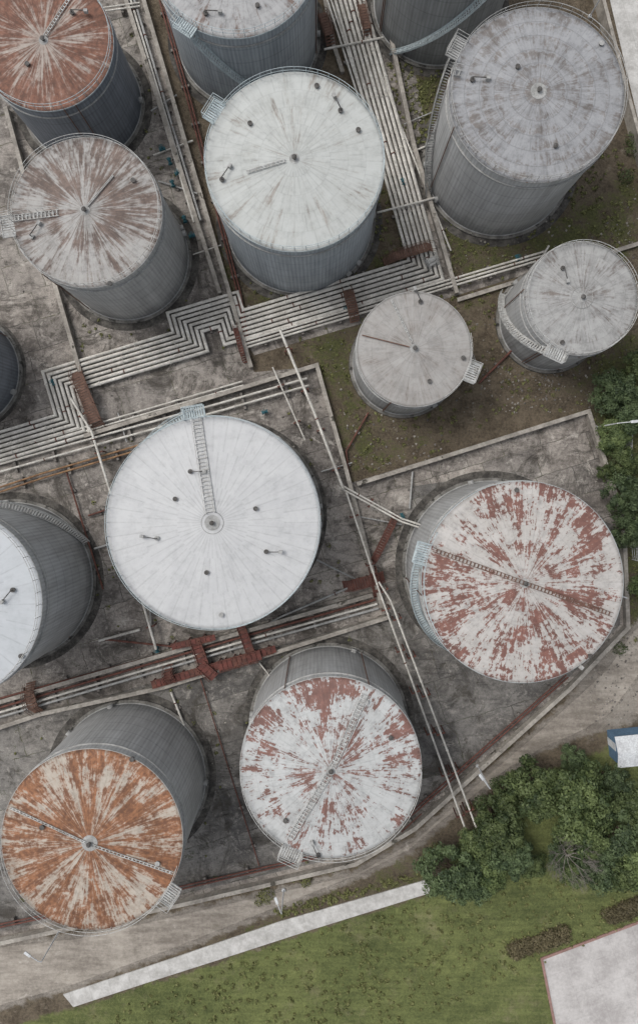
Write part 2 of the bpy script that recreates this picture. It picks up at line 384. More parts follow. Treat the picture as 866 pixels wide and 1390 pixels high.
# ------------------------------------------------------------ bund walls
def wallobj(name,pl,w=.38,h=.9,mat=M_wall,cap=True):
    mb=MB(); pts=[P(x,y) for x,y in pl]
    mb.bar(pts,w,h,0,z0=0)
    if cap:
        mb.bar(pts,w+.1,.07,0,z0=h+.001)
    return mb.obj(name,[mat])
for pl in [[(118,592),(430,497),(470,640),(520,832)],
           [(484,657),(795,559),(842,703),(848,850),(772,930),(562,1120),(482,1168),(250,1222),(-80,1292)],
           [(-80,975),(100,922),(505,806)],[(-80,1012),(60,966),(225,930),(526,836)],
           [(12,150),(50,290),(118,525)],
           [(150,-60),(172,0),(268,300),(300,400)],
           [(180,-60),(196,0),(342,500)],
           [(505,-60),(560,200),(618,400)],
           [(430,-60),(452,60),(465,100)],
           [(620,408),(870,330)]]:
    wallobj('bund_wall',pl,h=.9 if pl[0][0] not in(620,430) else .4)
wallobj('perimeter_wall',[(790,-60),(812,20),(846,150),(872,245),(905,360)],.3,1.8)

# ------------------------------------------------------------ pipes
def offs(pts,o):
    out=[]
    for i,p in enumerate(pts):
        if i==0: d=(pts[1]-p).normalized(); nn=Vector((-d.y,d.x,0)); out.append(p+nn*o); continue
        if i==len(pts)-1: d=(p-pts[-2]).normalized(); nn=Vector((-d.y,d.x,0)); out.append(p+nn*o); continue
        a=(p-pts[i-1]).normalized(); b=(pts[i+1]-p).normalized()
        na=Vector((-a.y,a.x,0)); nb=Vector((-b.y,b.x,0)); m=(na+nb).normalized()
        out.append(p+m*(o/max(.3,m.dot(na))))
    return out
def bundle(name,pl,cnt,sp,r,z=.6,mat=M_pipe,sup=4.5,mats=None):
    pts=[P(x,y,z) for x,y in pl]
    e=empty(name,pts[0]*0); mb=MB(); allm=[M_pipe,M_pipe2,M_rust,M_ochre]
    half=(cnt-1)/2
    for i in range(cnt):
        o=(i-half)*sp; q=offs(pts,o); m=allm.index(mat) if not mats else mats[i%len(mats)]
        rr=r*random.choice([1,1,.9,.8]) if cnt>3 else r
        mb.tube(q,rr,m)
        for a,b in zip(q[:-1],q[1:]):
            L=(b-a).length; d=(b-a).normalized(); t=random.uniform(1,5)
            while t<L-.5:
                mb.tube([a+d*t-d*.06,a+d*t+d*.06],rr*1.35,random.choice([m,m,2]),8); t+=random.uniform(5,9)
    mb.obj('pipes',allm,e)
    mb=MB()
    for a,b in zip(pts[:-1],pts[1:]):
        L=(b-a).length; d=(b-a).normalized(); k=max(1,int(L/sup)); ang=math.atan2(d.y,d.x)
        for j in range(k):
            p=a+d*(L*(j+.5)/k); wd=max(.5,cnt*sp+.3)
            if z<1.2: mb.box((p.x,p.y,(z-r)/2),(.3,wd,z-r-.01),ang,0)
            else:
                sd=Vector((-d.y,d.x,0))
                for s_ in (-1,1): mb.box((p.x+sd.x*wd/2*s_,p.y+sd.y*wd/2*s_,(z-r)/2),(.14,.14,z-r),ang,1)
                mb.box((p.x,p.y,z-r-.1),(.16,wd+.2,.16),ang,1)
    mb.obj('supports',[M_sleeper,M_rust],e)
    return e
U=(.958,-.287); V=(.287,.958)
def mv(p,u=0,v=0): return (p[0]+U[0]*u+V[0]*v,p[1]+U[1]*u+V[1]*v)
K=(578,366)
path=[(458,-60),mv(K,0,0)]
p=mv(K,-272); path.append(p); p=mv(p,0,-26); path.append(p); p=mv(p,-62); path.append(p); p=mv(p,0,28); path.append(p)
p=mv(p,-185); path.append(p); p=mv(p,0,62); path.append(p); p=mv(p,-240); path.append(p)
bundle('pipeline_bundle',path,7,.56,.215)
bundle('pipeline_bundle',[(742,345),(587,391),(333,467)],3,.42,.14,z=.75)
bundle('pipeline_bundle',[(745,333),(735,350)],1,.42,.13,z=.75)
bundle('pipeline_bundle',[(-60,652),(150,593),(300,552),(418,518)],2,.9,.14)
bundle('pipeline_bundle',[(-60,634),(90,590),(330,520)],2,.5,.12)
bundle('pipeline_bundle',[(428,-60),(500,165)],2,.45,.14)
bundle('ochre_pipeline',[(-60,684),(60,645),(190,607)],2,.55,.12,mat=M_ochre)
bundle('elevated_pipeline',[(380,447),(425,556),(466,664)],1,.5,.17,z=2.4)
bundle('elevated_pipeline',[(470,668),(514,800),(636,1138)],1,.6,.12,z=2.4,mat=M_pipe)
bundle('elevated_pipeline',[(514,790),(530,815),(648,1128)],1,.6,.12,z=2.4,mat=M_pipe)
bundle('elevated_pipeline',[(462,660),(545,706),(600,724)],2,.35,.11,z=2.2,mat=M_pipe)
bundle('elevated_pipeline',[(96,540),(124,585),(160,700),(212,882)],1,.5,.16,z=1.6)
bundle('channel_pipeline',[(-60,985),(100,938),(340,868),(512,820)],3,.55,.15,mats=[1,0,2])
bundle('channel_pipeline',[(-60,965),(60,932),(235,884)],1,.55,.13,mat=M_rust)
bundle('rusty_pipeline',[(202,-60),(258,140),(325,400),(336,468)],2,.35,.11,mat=M_rust)
bundle('rusty_pipeline',[(770,918),(560,1104),(478,1152),(250,1205),(-60,1270)],2,.35,.10,mat=M_rust)
bundle('rusty_pipeline',[(270,915),(352,1176)],1,.35,.07,z=.3,mat=M_rust)
bundle('rusty_pipeline',[(340,462),(470,425)],1,.35,.10,z=.4,mat=M_rust)
bundle('white_pipeline',[(160,-60),(178,0),(232,180),(268,300)],3,.42,.15,mats=[0,0,1])
bundle('white_pipeline',[(140,12),(190,5)],2,.42,.1,z=.9)
bundle('white_pipeline',[(440,66),(520,50)],1,.42,.13,z=.9)
bundle('white_pipeline',[(512,288),(590,268)],1,.42,.13,z=1.1)
bundle('white_pipeline',[(495,40),(540,160),(612,340)],1,.42,.12,z=.5,mat=M_pipe)
bundle('white_pipeline',[(370,498),(414,597)],1,.4,.09,z=1.5)
bundle('rusty_pipeline',[(545,1130),(572,1105)],1,.4,.08,z=.5,mat=M_rust)
bundle('drain_pipeline',[(134,870),(190,855)],1,.4,.16,z=.5)
bundle('rusty_pipeline',[(140,868),(256,880)],1,.4,.13,z=.5,mat=M_rust)
bundle('drain_pipeline',[(480,795),(380,838),(360,850)],1,.4,.13,z=.5,mat=M_pipe2)
for pl,m in [([(215,245),(268,262)],M_pipe2),([(208,210),(262,190)],M_pipe),([(205,150),(240,128)],M_pipe2),([(262,345),(300,332)],M_pipe),([(128,745),(160,735)],M_pipe2),([(120,700),(150,690)],M_brown),
             ([(436,640),(478,628)],M_pipe2),([(430,760),(490,790)],M_pipe2),([(200,700),(205,860)],M_pipe2),([(352,900),(372,925)],M_pipe),([(232,940),(250,985)],M_pipe),([(560,640),(556,690)],M_pipe2),([(160,560),(172,600)],M_pipe2),
             ([(500,560),(470,612),(474,650)],M_brown),([(650,520),(700,470)],M_brown),([(586,195),(560,205)],M_pipe),([(590,150),(548,168)],M_pipe2),([(560,345),(545,300)],M_pipe2),([(90,640),(140,800)],M_brown),([(480,700),(545,712)],M_pipe2)]:
    bundle('feed_pipeline',pl,1,.4,random.choice([.08,.11,.13]),z=.4,mat={M_pipe:M_pipe,M_pipe2:M_pipe2}.get(m,M_rust))

def valve(px,py,rz=0):
    p=P(px,py); e=empty('gate_valve',p); mb=MB()
    d=Vector((math.cos(rz),math.sin(rz),0)); o=.6
    mb.tube([Vector((0,0,.6))-d*.3,Vector((0,0,.6))+d*.3],.17,0,10)
    for s_ in(-1,1): mb.tube([Vector((0,0,.6))+d*s_*.27,Vector((0,0,.6))+d*s_*.36],.27,0,12)
    mb.cyl((0,0,.6),.11,.5,8); mb.cyl((0,0,0),.1,.45,8); mb.cyl((0,0,1.05),.03,.3,6)
    mb.obj('body',[M_teal],e)
    mb=MB(); mb.tube([(.22*math.cos(a),.22*math.sin(a),1.3) for a in np.linspace(0,2*math.pi,14,endpoint=False)],.025,0,6,True)
    mb.bar([(-.22,0,1.28),(.22,0,1.28)],.04,.03); mb.bar([(0,-.22,1.281),(0,.22,1.281)],.04,.03); mb.obj('handwheel',[M_teal],e)
for v in [(232,222),(243,238),(262,322),(222,205),(236,252),(252,300),(446,290),(545,250),(120,560),(75,520),(545,700),(470,420),(700,352),(360,560),(215,880)]: valve(*v,rz=random.choice([.29,-1.28]))

def crossover(a,b,w=1.1,mat=M_brown,h=1.35,name='pipe_crossover_steps'):
    A=P(*a,h); B=P(*b,h); d=(B-A).normalized(); L=(B-A).length; sd=Vector((-d.y,d.x,0)); e=empty(name,(0,0,0))
    ang=math.atan2(d.y,d.x); st=min(.22*5,L*.3)
    mb=MB()
    for t in np.arange(st,L-st,.32): mb.box(A+d*(t+.14)+Vector((0,0,.04)),(.27,w,.06),ang)
    for s_ in(-1,1): mb.bar([A+d*st+sd*s_*w/2,B-d*st+sd*s_*w/2],.07,.12)
    for s_,o in ((1,A),(-1,B)):
        for i in range(5):
            mb.box(o+d*s_*(.11+.22*i)+Vector((0,0,-h+.24+.26*i)),(.2,w,.05),ang)
    mb.obj('deck',[mat],e)
    mb=MB()
    for s_ in(-1,1):
        o=sd*s_*w/2
        for z in(.5,1.0): mb.tube([A+o+Vector((0,0,z-h+.1)),A+d*st+o+Vector((0,0,z)),B-d*st+o+Vector((0,0,z)),B+o+Vector((0,0,z-h+.1))],.03,0,6)
        for t in np.linspace(st,L-st,4): mb.tube([A+d*t+o-Vector((0,0,h)),A+d*t+o+Vector((0,0,1))],.035,0,6)
    mb.obj('handrails',[mat],e)
crossover((100,498),(134,582),1.4); crossover((470,386),(482,434),1.1); crossover((522,352),(592,331),1.0)
crossover((434,8),(450,56),1.1); crossover((488,-5),(500,48),.9); crossover((318,438),(332,490),.5,M_rust)
crossover((36,930),(48,972),1.2,M_brown); crossover((538,698),(505,765),.7,M_rust,1.2)
crossover((466,797),(522,783),1.2,M_rust,1.0); crossover((505,770),(513,812),.9,M_rust,.9); crossover((226,905),(232,930),1.0,M_rust)
crossover((580,345),(590,362),1.3,M_pipe2,1.2)
e=empty('rusty_walkway'); mb=MB()
def deck(a,b,w,z): 
    A=P(*a,z);B=P(*b,z); d=(B-A).normalized(); L=(B-A).length; sd=Vector((-d.y,d.x,0)); ang=math.atan2(d.y,d.x)
    for t in np.arange(0,L,.6): mb.box(A+d*(t+.28)+Vector((0,0,.05)),(.54,w,.06),ang,random.choice([0,0,1]))
    for s_ in(-1,1):
        mb.bar([A+sd*s_*w/2,B+sd*s_*w/2],.09,.22,1)
        for t in np.arange(.3,L,1.8):
            q=A+d*t+sd*s_*(w/2-.05); mb.box((q.x,q.y,(z-.02)/2),(.12,.12,z-.05),0)
            if w>1: mb.tube([q,q+Vector((0,0,1))],.03,1,6)
        if w>1: mb.tube([A+sd*s_*(w/2-.05)+Vector((0,0,1)),B+sd*s_*(w/2-.05)+Vector((0,0,1))],.03,1,6)
deck((206,930),(370,882),.85,1.1); deck((264,868),(276,900),1.2,1.24); deck((272,902),(290,918),1.2,1.3); deck((326,848),(341,888),1.0,1.24); deck((233,878),(288,866),.7,1.5); deck((296,905),(350,890),1.2,1.38)
mb.obj('decks',[M_rustred,M_rust],e)

# ------------------------------------------------------------ tanks
A_=lambda d: math.radians(d)
def tank(cx,cy,r,k,rcfg,scfg,rail=(0,360),stair=None,plat=None,ladder=None,dots=(),railmat=M_rail,pad=1.3,seed=0,girder=True):
    R=r*S/k; h=H*(1-1/k)
    bx=(cx-433)*S/k; by=(650-cy)*S/k
    e=empty('storage_tank',(bx,by,0))
    mb=MB(); mb.cyl((0,0,.0),R+pad,.03,96); mb.obj('gutter_ring',[M_gutter],e)
    mb=MB(); mb.cyl((0,0,.0),R+.45,.28,96); mb.obj('foundation_ring',[M_found],e)
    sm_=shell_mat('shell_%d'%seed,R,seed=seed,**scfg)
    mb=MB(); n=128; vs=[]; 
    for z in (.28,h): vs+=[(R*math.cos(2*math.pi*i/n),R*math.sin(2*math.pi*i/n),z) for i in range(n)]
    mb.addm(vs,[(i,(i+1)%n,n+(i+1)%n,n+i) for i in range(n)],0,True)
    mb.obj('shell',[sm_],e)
    mb=MB(); slope=.075; K_=14; vs=[(0,0,h+R*slope)]; fs=[]; Ro=R+.08; n=120
    for j in range(1,K_+1):
        q=j/K_; vs+=[(Ro*q*math.cos(2*math.pi*i/n),Ro*q*math.sin(2*math.pi*i/n),h+.02+Ro*slope*(1-q**1.15)) for i in range(n)]
    for i in range(n): fs.append((0,1+i,1+(i+1)%n))
    for j in range(K_-1):
        a=1+j*n;b=a+n
        for i in range(n): fs.append((a+i,b+i,b+(i+1)%n,a+(i+1)%n))
    mb.addm(vs,fs,0,True)
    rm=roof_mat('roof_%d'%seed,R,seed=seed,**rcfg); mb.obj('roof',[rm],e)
    mb=MB(); circ=lambda rr,z,nn=96,a0=0,a1=360:[(rr*math.cos(A_(a)),rr*math.sin(A_(a)),z) for a in (np.linspace(a0,a1,nn,endpoint=False) if a1-a0>=360 else np.linspace(a0,a1,nn))]
    mb.bar(circ(R+.06,h-.13),.12,.13,0,True)
    if girder: mb.bar(circ(R+.1,h-1.3),.16,.07,2,True)
    mb.bar(circ(R+.05,.3),.12,.1,2,True)
    rnd=random.Random(seed+5)
    for q in range(3):
        a=rnd.uniform(0,6.28); c_,s_=math.cos(a),math.sin(a)
        mb.tube([((R+.15)*c_,(R+.15)*s_,.5),((R+.15)*c_,(R+.15)*s_,h)],.06,1,6)
    for q in range(4):
        a=rnd.uniform(0,6.28); c_,s_=math.cos(a),math.sin(a)
        mb.tube([((R-.02)*c_,(R-.02)*s_,1.0),((R+.4)*c_,(R+.4)*s_,1.0)],.35,2,12)
    mb.obj('rim_and_girders',[railmat,M_brown,M_pipe2],e)
    if rail:
        mb=MB(); a0,a1=rail; full=a1-a0>=360; nn=max(12,int((a1-a0)/4))
        for z in (.55,1.05): mb.tube(circ(R-.05,h+z,nn,a0,a1),.03,0,6,full)
        for a in np.arange(a0,a1,7.5):
            c_,s_=math.cos(A_(a)),math.sin(A_(a)); mb.tube([((R-.05)*c_,(R-.05)*s_,h-.05),((R-.05)*c_,(R-.05)*s_,h+1.05)],.028,0,6)
        mb.obj('rim_railing',[railmat],e)
    if stair:
        a0,a1=stair; mb=MB(); arc=abs(A_(a1-a0))*(R+.5); ns=int(h/.24); zs=h
        for i in range(ns):
            t=(i+.5)/ns; a=A_(a0+(a1-a0)*t); z=.3+(h-.3)*t
            mb.box(((R+.5)*math.cos(a),(R+.5)*math.sin(a),z),(.7,arc/ns*.6,.05),a,0)
        for rr in (R+.14,R+.86):
            mb.bar([(rr*math.cos(A_(a0+(a1-a0)*t)),rr*math.sin(A_(a0+(a1-a0)*t)),.3+(h-.3)*t-.1) for t in np.linspace(0,1,40)],.06,.2,0)
        for dz in (.5,1.0):
            mb.tube([((R+.9)*math.cos(A_(a0+(a1-a0)*t)),(R+.9)*math.sin(A_(a0+(a1-a0)*t)),.3+(h-.3)*t+dz) for t in np.linspace(0,1,40)],.028,0,6)
        for t in np.linspace(0,1,22):
            a=A_(a0+(a1-a0)*t); z=.3+(h-.3)*t; mb.tube([((R+.9)*math.cos(a),(R+.9)*math.sin(a),z),((R+.9)*math.cos(a),(R+.9)*math.sin(a),z+1)],.025,0,6)
            mb.bar([((R)*math.cos(a),(R)*math.sin(a),z-.15),((R+.9)*math.cos(a),(R+.9)*math.sin(a),z-.15)],.06,.08,0)
        mb.obj('spiral_staircase',[railmat],e)
        if plat is None: plat=a1
    if plat is not None:
        a=A_(plat); c_,s_=math.cos(a),math.sin(a); mb=MB(); t_=Vector((-s_,c_,0)); d_=Vector((c_,s_,0)); o=d_*(R+.55)+Vector((0,0,h+.02))
        for q in np.arange(-1.0,1.05,.25): mb.box(o+t_*q,(1.3,.17,.06),a)
        cs=[o+d_*.65+t_*1.1,o+d_*.65-t_*1.1,o-d_*.65-t_*1.1,o-d_*.65+t_*1.1]
        mb.bar([cs[3],cs[0],cs[1],cs[2]],.08,.12)
        for z in(.5,1.0): mb.tube([c+Vector((0,0,z)) for c in (cs[3],cs[0],cs[1],cs[2])],.03,0,6)
        for c in cs: mb.tube([c,c+Vector((0,0,1))],.03,0,6)
        mb.tube([o-Vector((0,0,.05)),d_*(R+.05)+Vector((0,0,h-1.2))],.05,0,6)
        mb.obj('platform',[railmat],e)
    def rz(rr): return h+.02+Ro*slope*(1-(min(rr,Ro)/Ro)**1.15)
    if ladder:
        for (a,r0,r1,lm,wd) in ladder:
            a=A_(a); d=Vector((math.cos(a),math.sin(a),0)); t_=Vector((-d.y,d.x,0)); mb=MB()
            L=[d*(R*q)+Vector((0,0,rz(R*q)+.1)) for q in (r0,r1)]
            for s_ in(-1,1):
                mb.bar([L[0]+t_*s_*wd/2,L[1]+t_*s_*wd/2],.05,.1)
                if wd>.5: mb.tube([L[0]+t_*s_*wd/2+Vector((0,0,.9)),L[1]+t_*s_*wd/2+Vector((0,0,.9))],.025,0,6)
                if wd>.5:
                    for q in np.linspace(0,1,8):
                        pp_=L[0].lerp(L[1],q)+t_*s_*wd/2; mb.tube([pp_,pp_+Vector((0,0,.9))],.022,0,6)
            ln=(L[1]-L[0]).length
            if wd>.15:
                for q in np.arange(.2,ln,.4):
                    mb.box(L[0].lerp(L[1],q/ln)+Vector((0,0,.05)),(.12,wd,.03),a)
            mb.obj('roof_walkway',[lm],e)
    mb=MB(); z=h+R*slope; vr=.8 if seed in(10,6,14) else .5
    mb.cyl((0,0,z-.15),vr,.17,24,mat=2); mb.cyl((0,0,z),.15,.4,14,mat=1); mb.cyl((0,0,z+.35),.26,.1,14,.1,mat=1)
    if seed in (10,7): mb.tube([(1.15*math.cos(a),1.15*math.sin(a),z-.02) for a in np.linspace(0,6.28,28,endpoint=False)],.03,2,6,True)
    for (px,py,ty) in dots:
        x=(px-cx)*S/k; y=(cy-py)*S/k; rr=math.hypot(x,y); z=rz(rr)
        mb.cyl((x,y,z-.05),.2,.25,14,mat=1); mb.cyl((x,y,z+.2),.25,.05,14,mat=2 if (px%2) else 1)
        if ty: 
            a_=(px*7+py)%6; dx,dy=math.cos(a_),math.sin(a_)
            mb.tube([(x,y,z+.2),(x,y,z+.6),(x+1.3*dx,y+1.3*dy,z+.5)],.05,1,6); mb.box((x+1.5*dx,y+1.5*dy,z+.35),(.4,.3,.4),a_,2)
    mb.obj('vents_and_hatches',[railmat,M_dark,M_pipe2],e)
    return e
SB=dict(c=(.40,.435,.46),c2=(.25,.275,.295),ribamp=.12)
SG=dict(c=(.45,.455,.455),c2=(.29,.29,.285))
SN=dict(c=(.22,.24,.27),c2=(.13,.145,.165))
tank(62,58,91,1.165,dict(base=(.40,.35,.31),base2=(.27,.21,.18),rust1=(.22,.095,.06),rust2=(.115,.055,.038),t=-.75,w=.9,ws=.95,ws2=.6,wr=.8,f=7,mx=.93,cen=.5),SN,stair=(180,120),ladder=[(60,0.05,.95,M_railw,.3)],dots=[(40,90,0),(100,20,1)],seed=1)
tank(118,288,101,1.21,dict(base=(.40,.39,.375),base2=(.28,.262,.242),rust1=(.19,.135,.11),rust2=(.12,.09,.078),t=-.28,w=.85,ws=.95,ws2=.65,f=6,cen=.6,ba=(0,.25),ringd=.6),dict(c=(.45,.45,.44),c2=(.29,.29,.285)),stair=(120,190),railmat=M_railw,ladder=[(185,.35,1,M_railw,.6),(52,.06,.6,M_railw,.12)],dots=[(45,322,1),(150,385,0),(182,246,0)],seed=2)
tank(318,-62,112,1.19,dict(base=(.42,.42,.42),base2=(.31,.31,.31),rust1=(.22,.16,.13),rust2=(.15,.11,.095),t=.1,w=.6,ws=.8),SB,stair=(300,236),dots=[(280,20,1),(350,10,0)],seed=3)
tank(400,219,121,1.23,dict(base=(.50,.515,.50),base2=(.42,.43,.41),rust1=(.31,.275,.24),rust2=(.25,.215,.185),t=.3,w=.9,ws=1.0,ws2=.7,wf=.15,wpan=.1,Nn=34,seam=.86,pvt=.05,mx=.75,gr=.82,fic=.1),SB,stair=(70,148),ladder=[(195,.1,.55,M_railw,.25)],dots=[(430,118,0),(462,152,1),(486,178,0),(302,245,1),(340,170,0)],seed=4)
tank(624,-123,101,1.2,dict(base=(.42,.42,.42),base2=(.33,.33,.33)),dict(c=(.30,.31,.31),c2=(.19,.195,.195)),stair=(228,302),seed=5)
tank(728,128,118,1.225,dict(base=(.335,.34,.35),base2=(.245,.248,.256),rust1=(.20,.178,.162),rust2=(.155,.137,.125),t=-.1,w=.8,ws=.3,ws2=.45,wp=.6,wf=.35,wpan=.15,K=6,Nn=24,scallop=.75,seam=.85,rseam=.82,cen=-.5,mx=.85,pvt=.09),SG,stair=(205,150),railmat=M_pipe2,ladder=[(165,.9,1.02,M_railw,.6)],dots=[(640,110,1),(700,95,0),(815,60,0),(752,200,0)],seed=6)
tank(788,405,76,1.14,dict(base=(.38,.38,.37),base2=(.27,.265,.26),rust1=(.20,.175,.155),rust2=(.15,.125,.11),t=.1,w=.6,K=5,Nn=24,seam=.85,mx=.85,pvt=.12),SG,stair=(150,245),railmat=M_railw,pad=.5,dots=[(762,365,1),(762,465,0)],seed=7)
tank(562,474,77,1.13,dict(base=(.37,.36,.345),base2=(.28,.262,.245),rust1=(.21,.18,.155),rust2=(.165,.135,.115),t=.25,w=.8,K=4,Nn=18,seam=.87,mx=.8,gr=.78,fic=.12,wf=.15),SG,rail=(-60,15),stair=(30,-22),railmat=M_railw,pad=.5,ladder=[(115,.1,.95,M_railw,.16),(165,.1,.95,M_brown,.05)],dots=[(570,410,1),(582,518,0),(628,486,0)],seed=8)
tank(-120,483,86,1.15,dict(base=(.40,.39,.38),base2=(.30,.285,.27)),SN,stair=(150,250),seed=9,pad=.8)
tank(290,709,144,1.17,dict(base=(.545,.55,.55),base2=(.48,.485,.49),rust1=(.40,.37,.34),rust2=(.36,.33,.3),t=.6,w=.8,Nn=44,K=3,wpan=.05,seam=.86,rseam=1.0,pvt=.02,bs=(.6,.6),mx=.5,gr=.86,fic=.08,wf=.1),SB,stair=(182,100),ladder=[(99,.09,1.0,M_railw,.95)],dots=[(240,677,0),(348,690,0),(215,730,1),(282,776,0),(301,834,0),(260,640,1),(362,748,1)],seed=10,pad=.9)
tank(-74,820,130,1.23,dict(base=(.52,.54,.56),base2=(.46,.485,.50),t=1.1,K=3,rseam=1.0,pvt=.03,gr=.9,fic=.08),SG,stair=(28,112),railmat=M_railw,dots=[(30,890,0),(20,800,1)],seed=11)
tank(709,790,136,1.19,dict(base=(.50,.48,.46),base2=(.40,.37,.335),rust1=(.235,.092,.066),rust2=(.15,.06,.047),t=.03,w=.17,ws=.5,ws2=.4,wp=.75,wf=.6,wr2=.45,wpan=.4,Nn=30,K=7,f=5,bs=(.4,.4),mx=.9),SG,rail=(150,215),stair=(252,164),railmat=M_rail,ladder=[(-20,0,.95,M_brown,.4),(160,0,.95,M_brown,.4)],dots=[(700,665,0),(800,890,1)],seed=12)
tank(449,1042,122,1.19,dict(base=(.50,.51,.505),base2=(.41,.41,.40),rust1=(.235,.10,.075),rust2=(.155,.07,.053),t=.12,w=.17,ws=.55,ws2=.4,wp=.7,wf=.6,wr2=.45,wpan=.35,Nn=30,K=6,f=5,ba=(.0,.25),bs=(.4,.4),mx=.9),SG,rail=(180,360),stair=(300,245),railmat=M_railw,ladder=[(65,.05,.9,M_railw,.6),(240,.05,.9,M_railw,.6)],dots=[(497,952,0),(388,1112,0),(530,1000,0),(432,1160,1)],seed=13)
tank(125,1140,122,1.21,dict(base=(.47,.42,.36),base2=(.35,.27,.205),rust1=(.33,.145,.068),rust2=(.155,.07,.04),t=-.42,w=.6,ws=.75,ws2=.5,wp=.6,wf=.5,wr2=.4,wpan=.2,Nn=26,K=5,f=5,bs=(.4,.4),ba=(0,.15),mx=.94),SG,rail=(170,345),stair=(262,325),railmat=M_railw,ladder=[(-22,0.04,.97,M_railw,.22),(158,.04,.97,M_railw,.16)],dots=[(60,1120,0),(215,1170,0),(180,1030,0)],seed=14)

# ------------------------------------------------------------ lamps
def lamp(px,py,az=0,h=5.8):
    p=P(px,py); e=empty('street_lamp',p); mb=MB(); mb.cyl((0,0,0),.22,.25,10); mb.cyl((0,0,.2),.09,h-.2,10,.055)
    d=Vector((math.cos(az),math.sin(az),0)); mb.tube([Vector((0,0,h-.05)),Vector((0,0,h+.15))+d*.3,Vector((0,0,h+.25))+d*1.5],.05,0,8)
    mb.obj('pole',[M_white],e)
    mb=MB(); q=d*1.8+Vector((0,0,h+.27)); mb.box(q,(.8,.3,.1),az); mb.box(q+Vector((0,0,-.07)),(.55,.22,.04),az); mb.obj('lamp_head',[M_white],e)
lamp(385,1208,1.9,4.4); lamp(648,1040,2.2); lamp(84,1258,2.5); lamp(808,580,.1); lamp(800,22,.4); lamp(820,800,2.8)
e=empty('mesh_fence'); mb=MB(); fp=[P(850,590),P(847,660),P(858,760)]
for a,b in zip(fp[:-1],fp[1:]):
    L=(b-a).length
    for t in np.arange(0,L,1.5):
        q=a.lerp(b,t/L); mb.tube([q,q+Vector((0,0,1.6))],.05,0,6)
    for z in(.3,.8,1.3,1.6): mb.tube([a+Vector((0,0,z)),b+Vector((0,0,z))],.025,0,6)
mb.obj('posts_and_rails',[M_white],e)
e=empty('site_cabin',P(853,1006)); mb=MB(); az=.1
mb.box((0,0,1.3),(5.0,3.2,2.6),az,0); mb.obj('walls',[M_blue],e)
mb=MB(); c_,s_=math.cos(az),math.sin(az)
def R2(x,y,z): return Vector((x*c_-y*s_,x*s_+y*c_,z))
v=[R2(-2.75,-1.85,2.62),R2(2.75,-1.85,2.62),R2(2.75,0,3.1),R2(-2.75,0,3.1),R2(-2.75,1.85,2.62),R2(2.75,1.85,2.62)]
v2=[q+Vector((0,0,.1)) for q in v]
mb.addm(v2,[(0,1,2,3),(3,2,5,4)]); mb.addm(v,[(3,2,1,0),(4,5,2,3)])
mb.addm(v+v2,[(0,1,7,6),(1,2,8,7),(2,5,11,8),(5,4,10,11),(4,3,9,10),(3,0,6,9)])
for x in np.arange(-2.6,2.7,.3): mb.bar([R2(x,-1.84,2.72),R2(x,0,3.2),R2(x,1.84,2.72)],.04,.03)
mb.obj('roof',[M_white],e)
mb=MB(); mb.box(R2(-2.52,.3,1.05),(.06,.9,2.05),az); mb.box(R2(0,-1.62,1.6),(1.2,.05,.9),az); mb.obj('door_and_window',[M_white],e)

# ------------------------------------------------------------ vegetation
def leafmat(name,dark,light):
    n=N(name); a=n.new('ShaderNodeAttribute'); a.attribute_name='tone'
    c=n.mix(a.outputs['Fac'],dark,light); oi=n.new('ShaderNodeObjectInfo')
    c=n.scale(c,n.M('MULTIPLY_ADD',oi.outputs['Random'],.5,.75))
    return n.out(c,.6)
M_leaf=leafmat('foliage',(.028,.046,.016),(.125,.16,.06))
M_leaf2=leafmat('foliage_dark',(.024,.04,.018),(.095,.13,.058))
M_hedge=leafmat('foliage_hedge',(.05,.04,.022),(.17,.145,.08))
M_weed=leafmat('foliage_weed',(.055,.06,.02),(.20,.205,.08))
M_bark=simple('bark',(.14,.11,.08),(.07,.055,.04),3)
M_bare=simple('bare_twigs',(.26,.24,.22),(.17,.15,.13),3)
def quads(C,Nn,size,tone,rs):
    n_=len(C); r1=rs.normal(size=(n_,3)); t1=np.cross(Nn,r1); t1/=np.linalg.norm(t1,axis=1)[:,None]+1e-9
    t2=np.cross(Nn,t1); t2/=np.linalg.norm(t2,axis=1)[:,None]+1e-9
    s=size[:,None]; v=np.stack([C-t1*s,C+t2*s*.5,C+t1*s,C-t2*s*.5],1).reshape(-1,3)
    return v,np.arange(n_*4).reshape(-1,4),np.repeat(tone,4)
def leafmesh(name,C,Nn,size,tone,mat,rs):
    v,f,t=quads(C,Nn,size,tone,rs); me=bpy.data.meshes.new(name); me.vertices.add(len(v)); me.vertices.foreach_set('co',v.ravel())
    me.loops.add(f.size); me.loops.foreach_set('vertex_index',f.ravel().astype(np.int32)); me.polygons.add(len(f))
    me.polygons.foreach_set('loop_start',np.arange(0,f.size,4,dtype=np.int32)); me.polygons.foreach_set('loop_total',np.full(len(f),4,dtype=np.int32)); me.update(calc_edges=True)
    at=me.attributes.new('tone','FLOAT','POINT'); at.data.foreach_set('value',np.clip(t,0,1).astype(np.float32)); me.materials.append(mat); return me
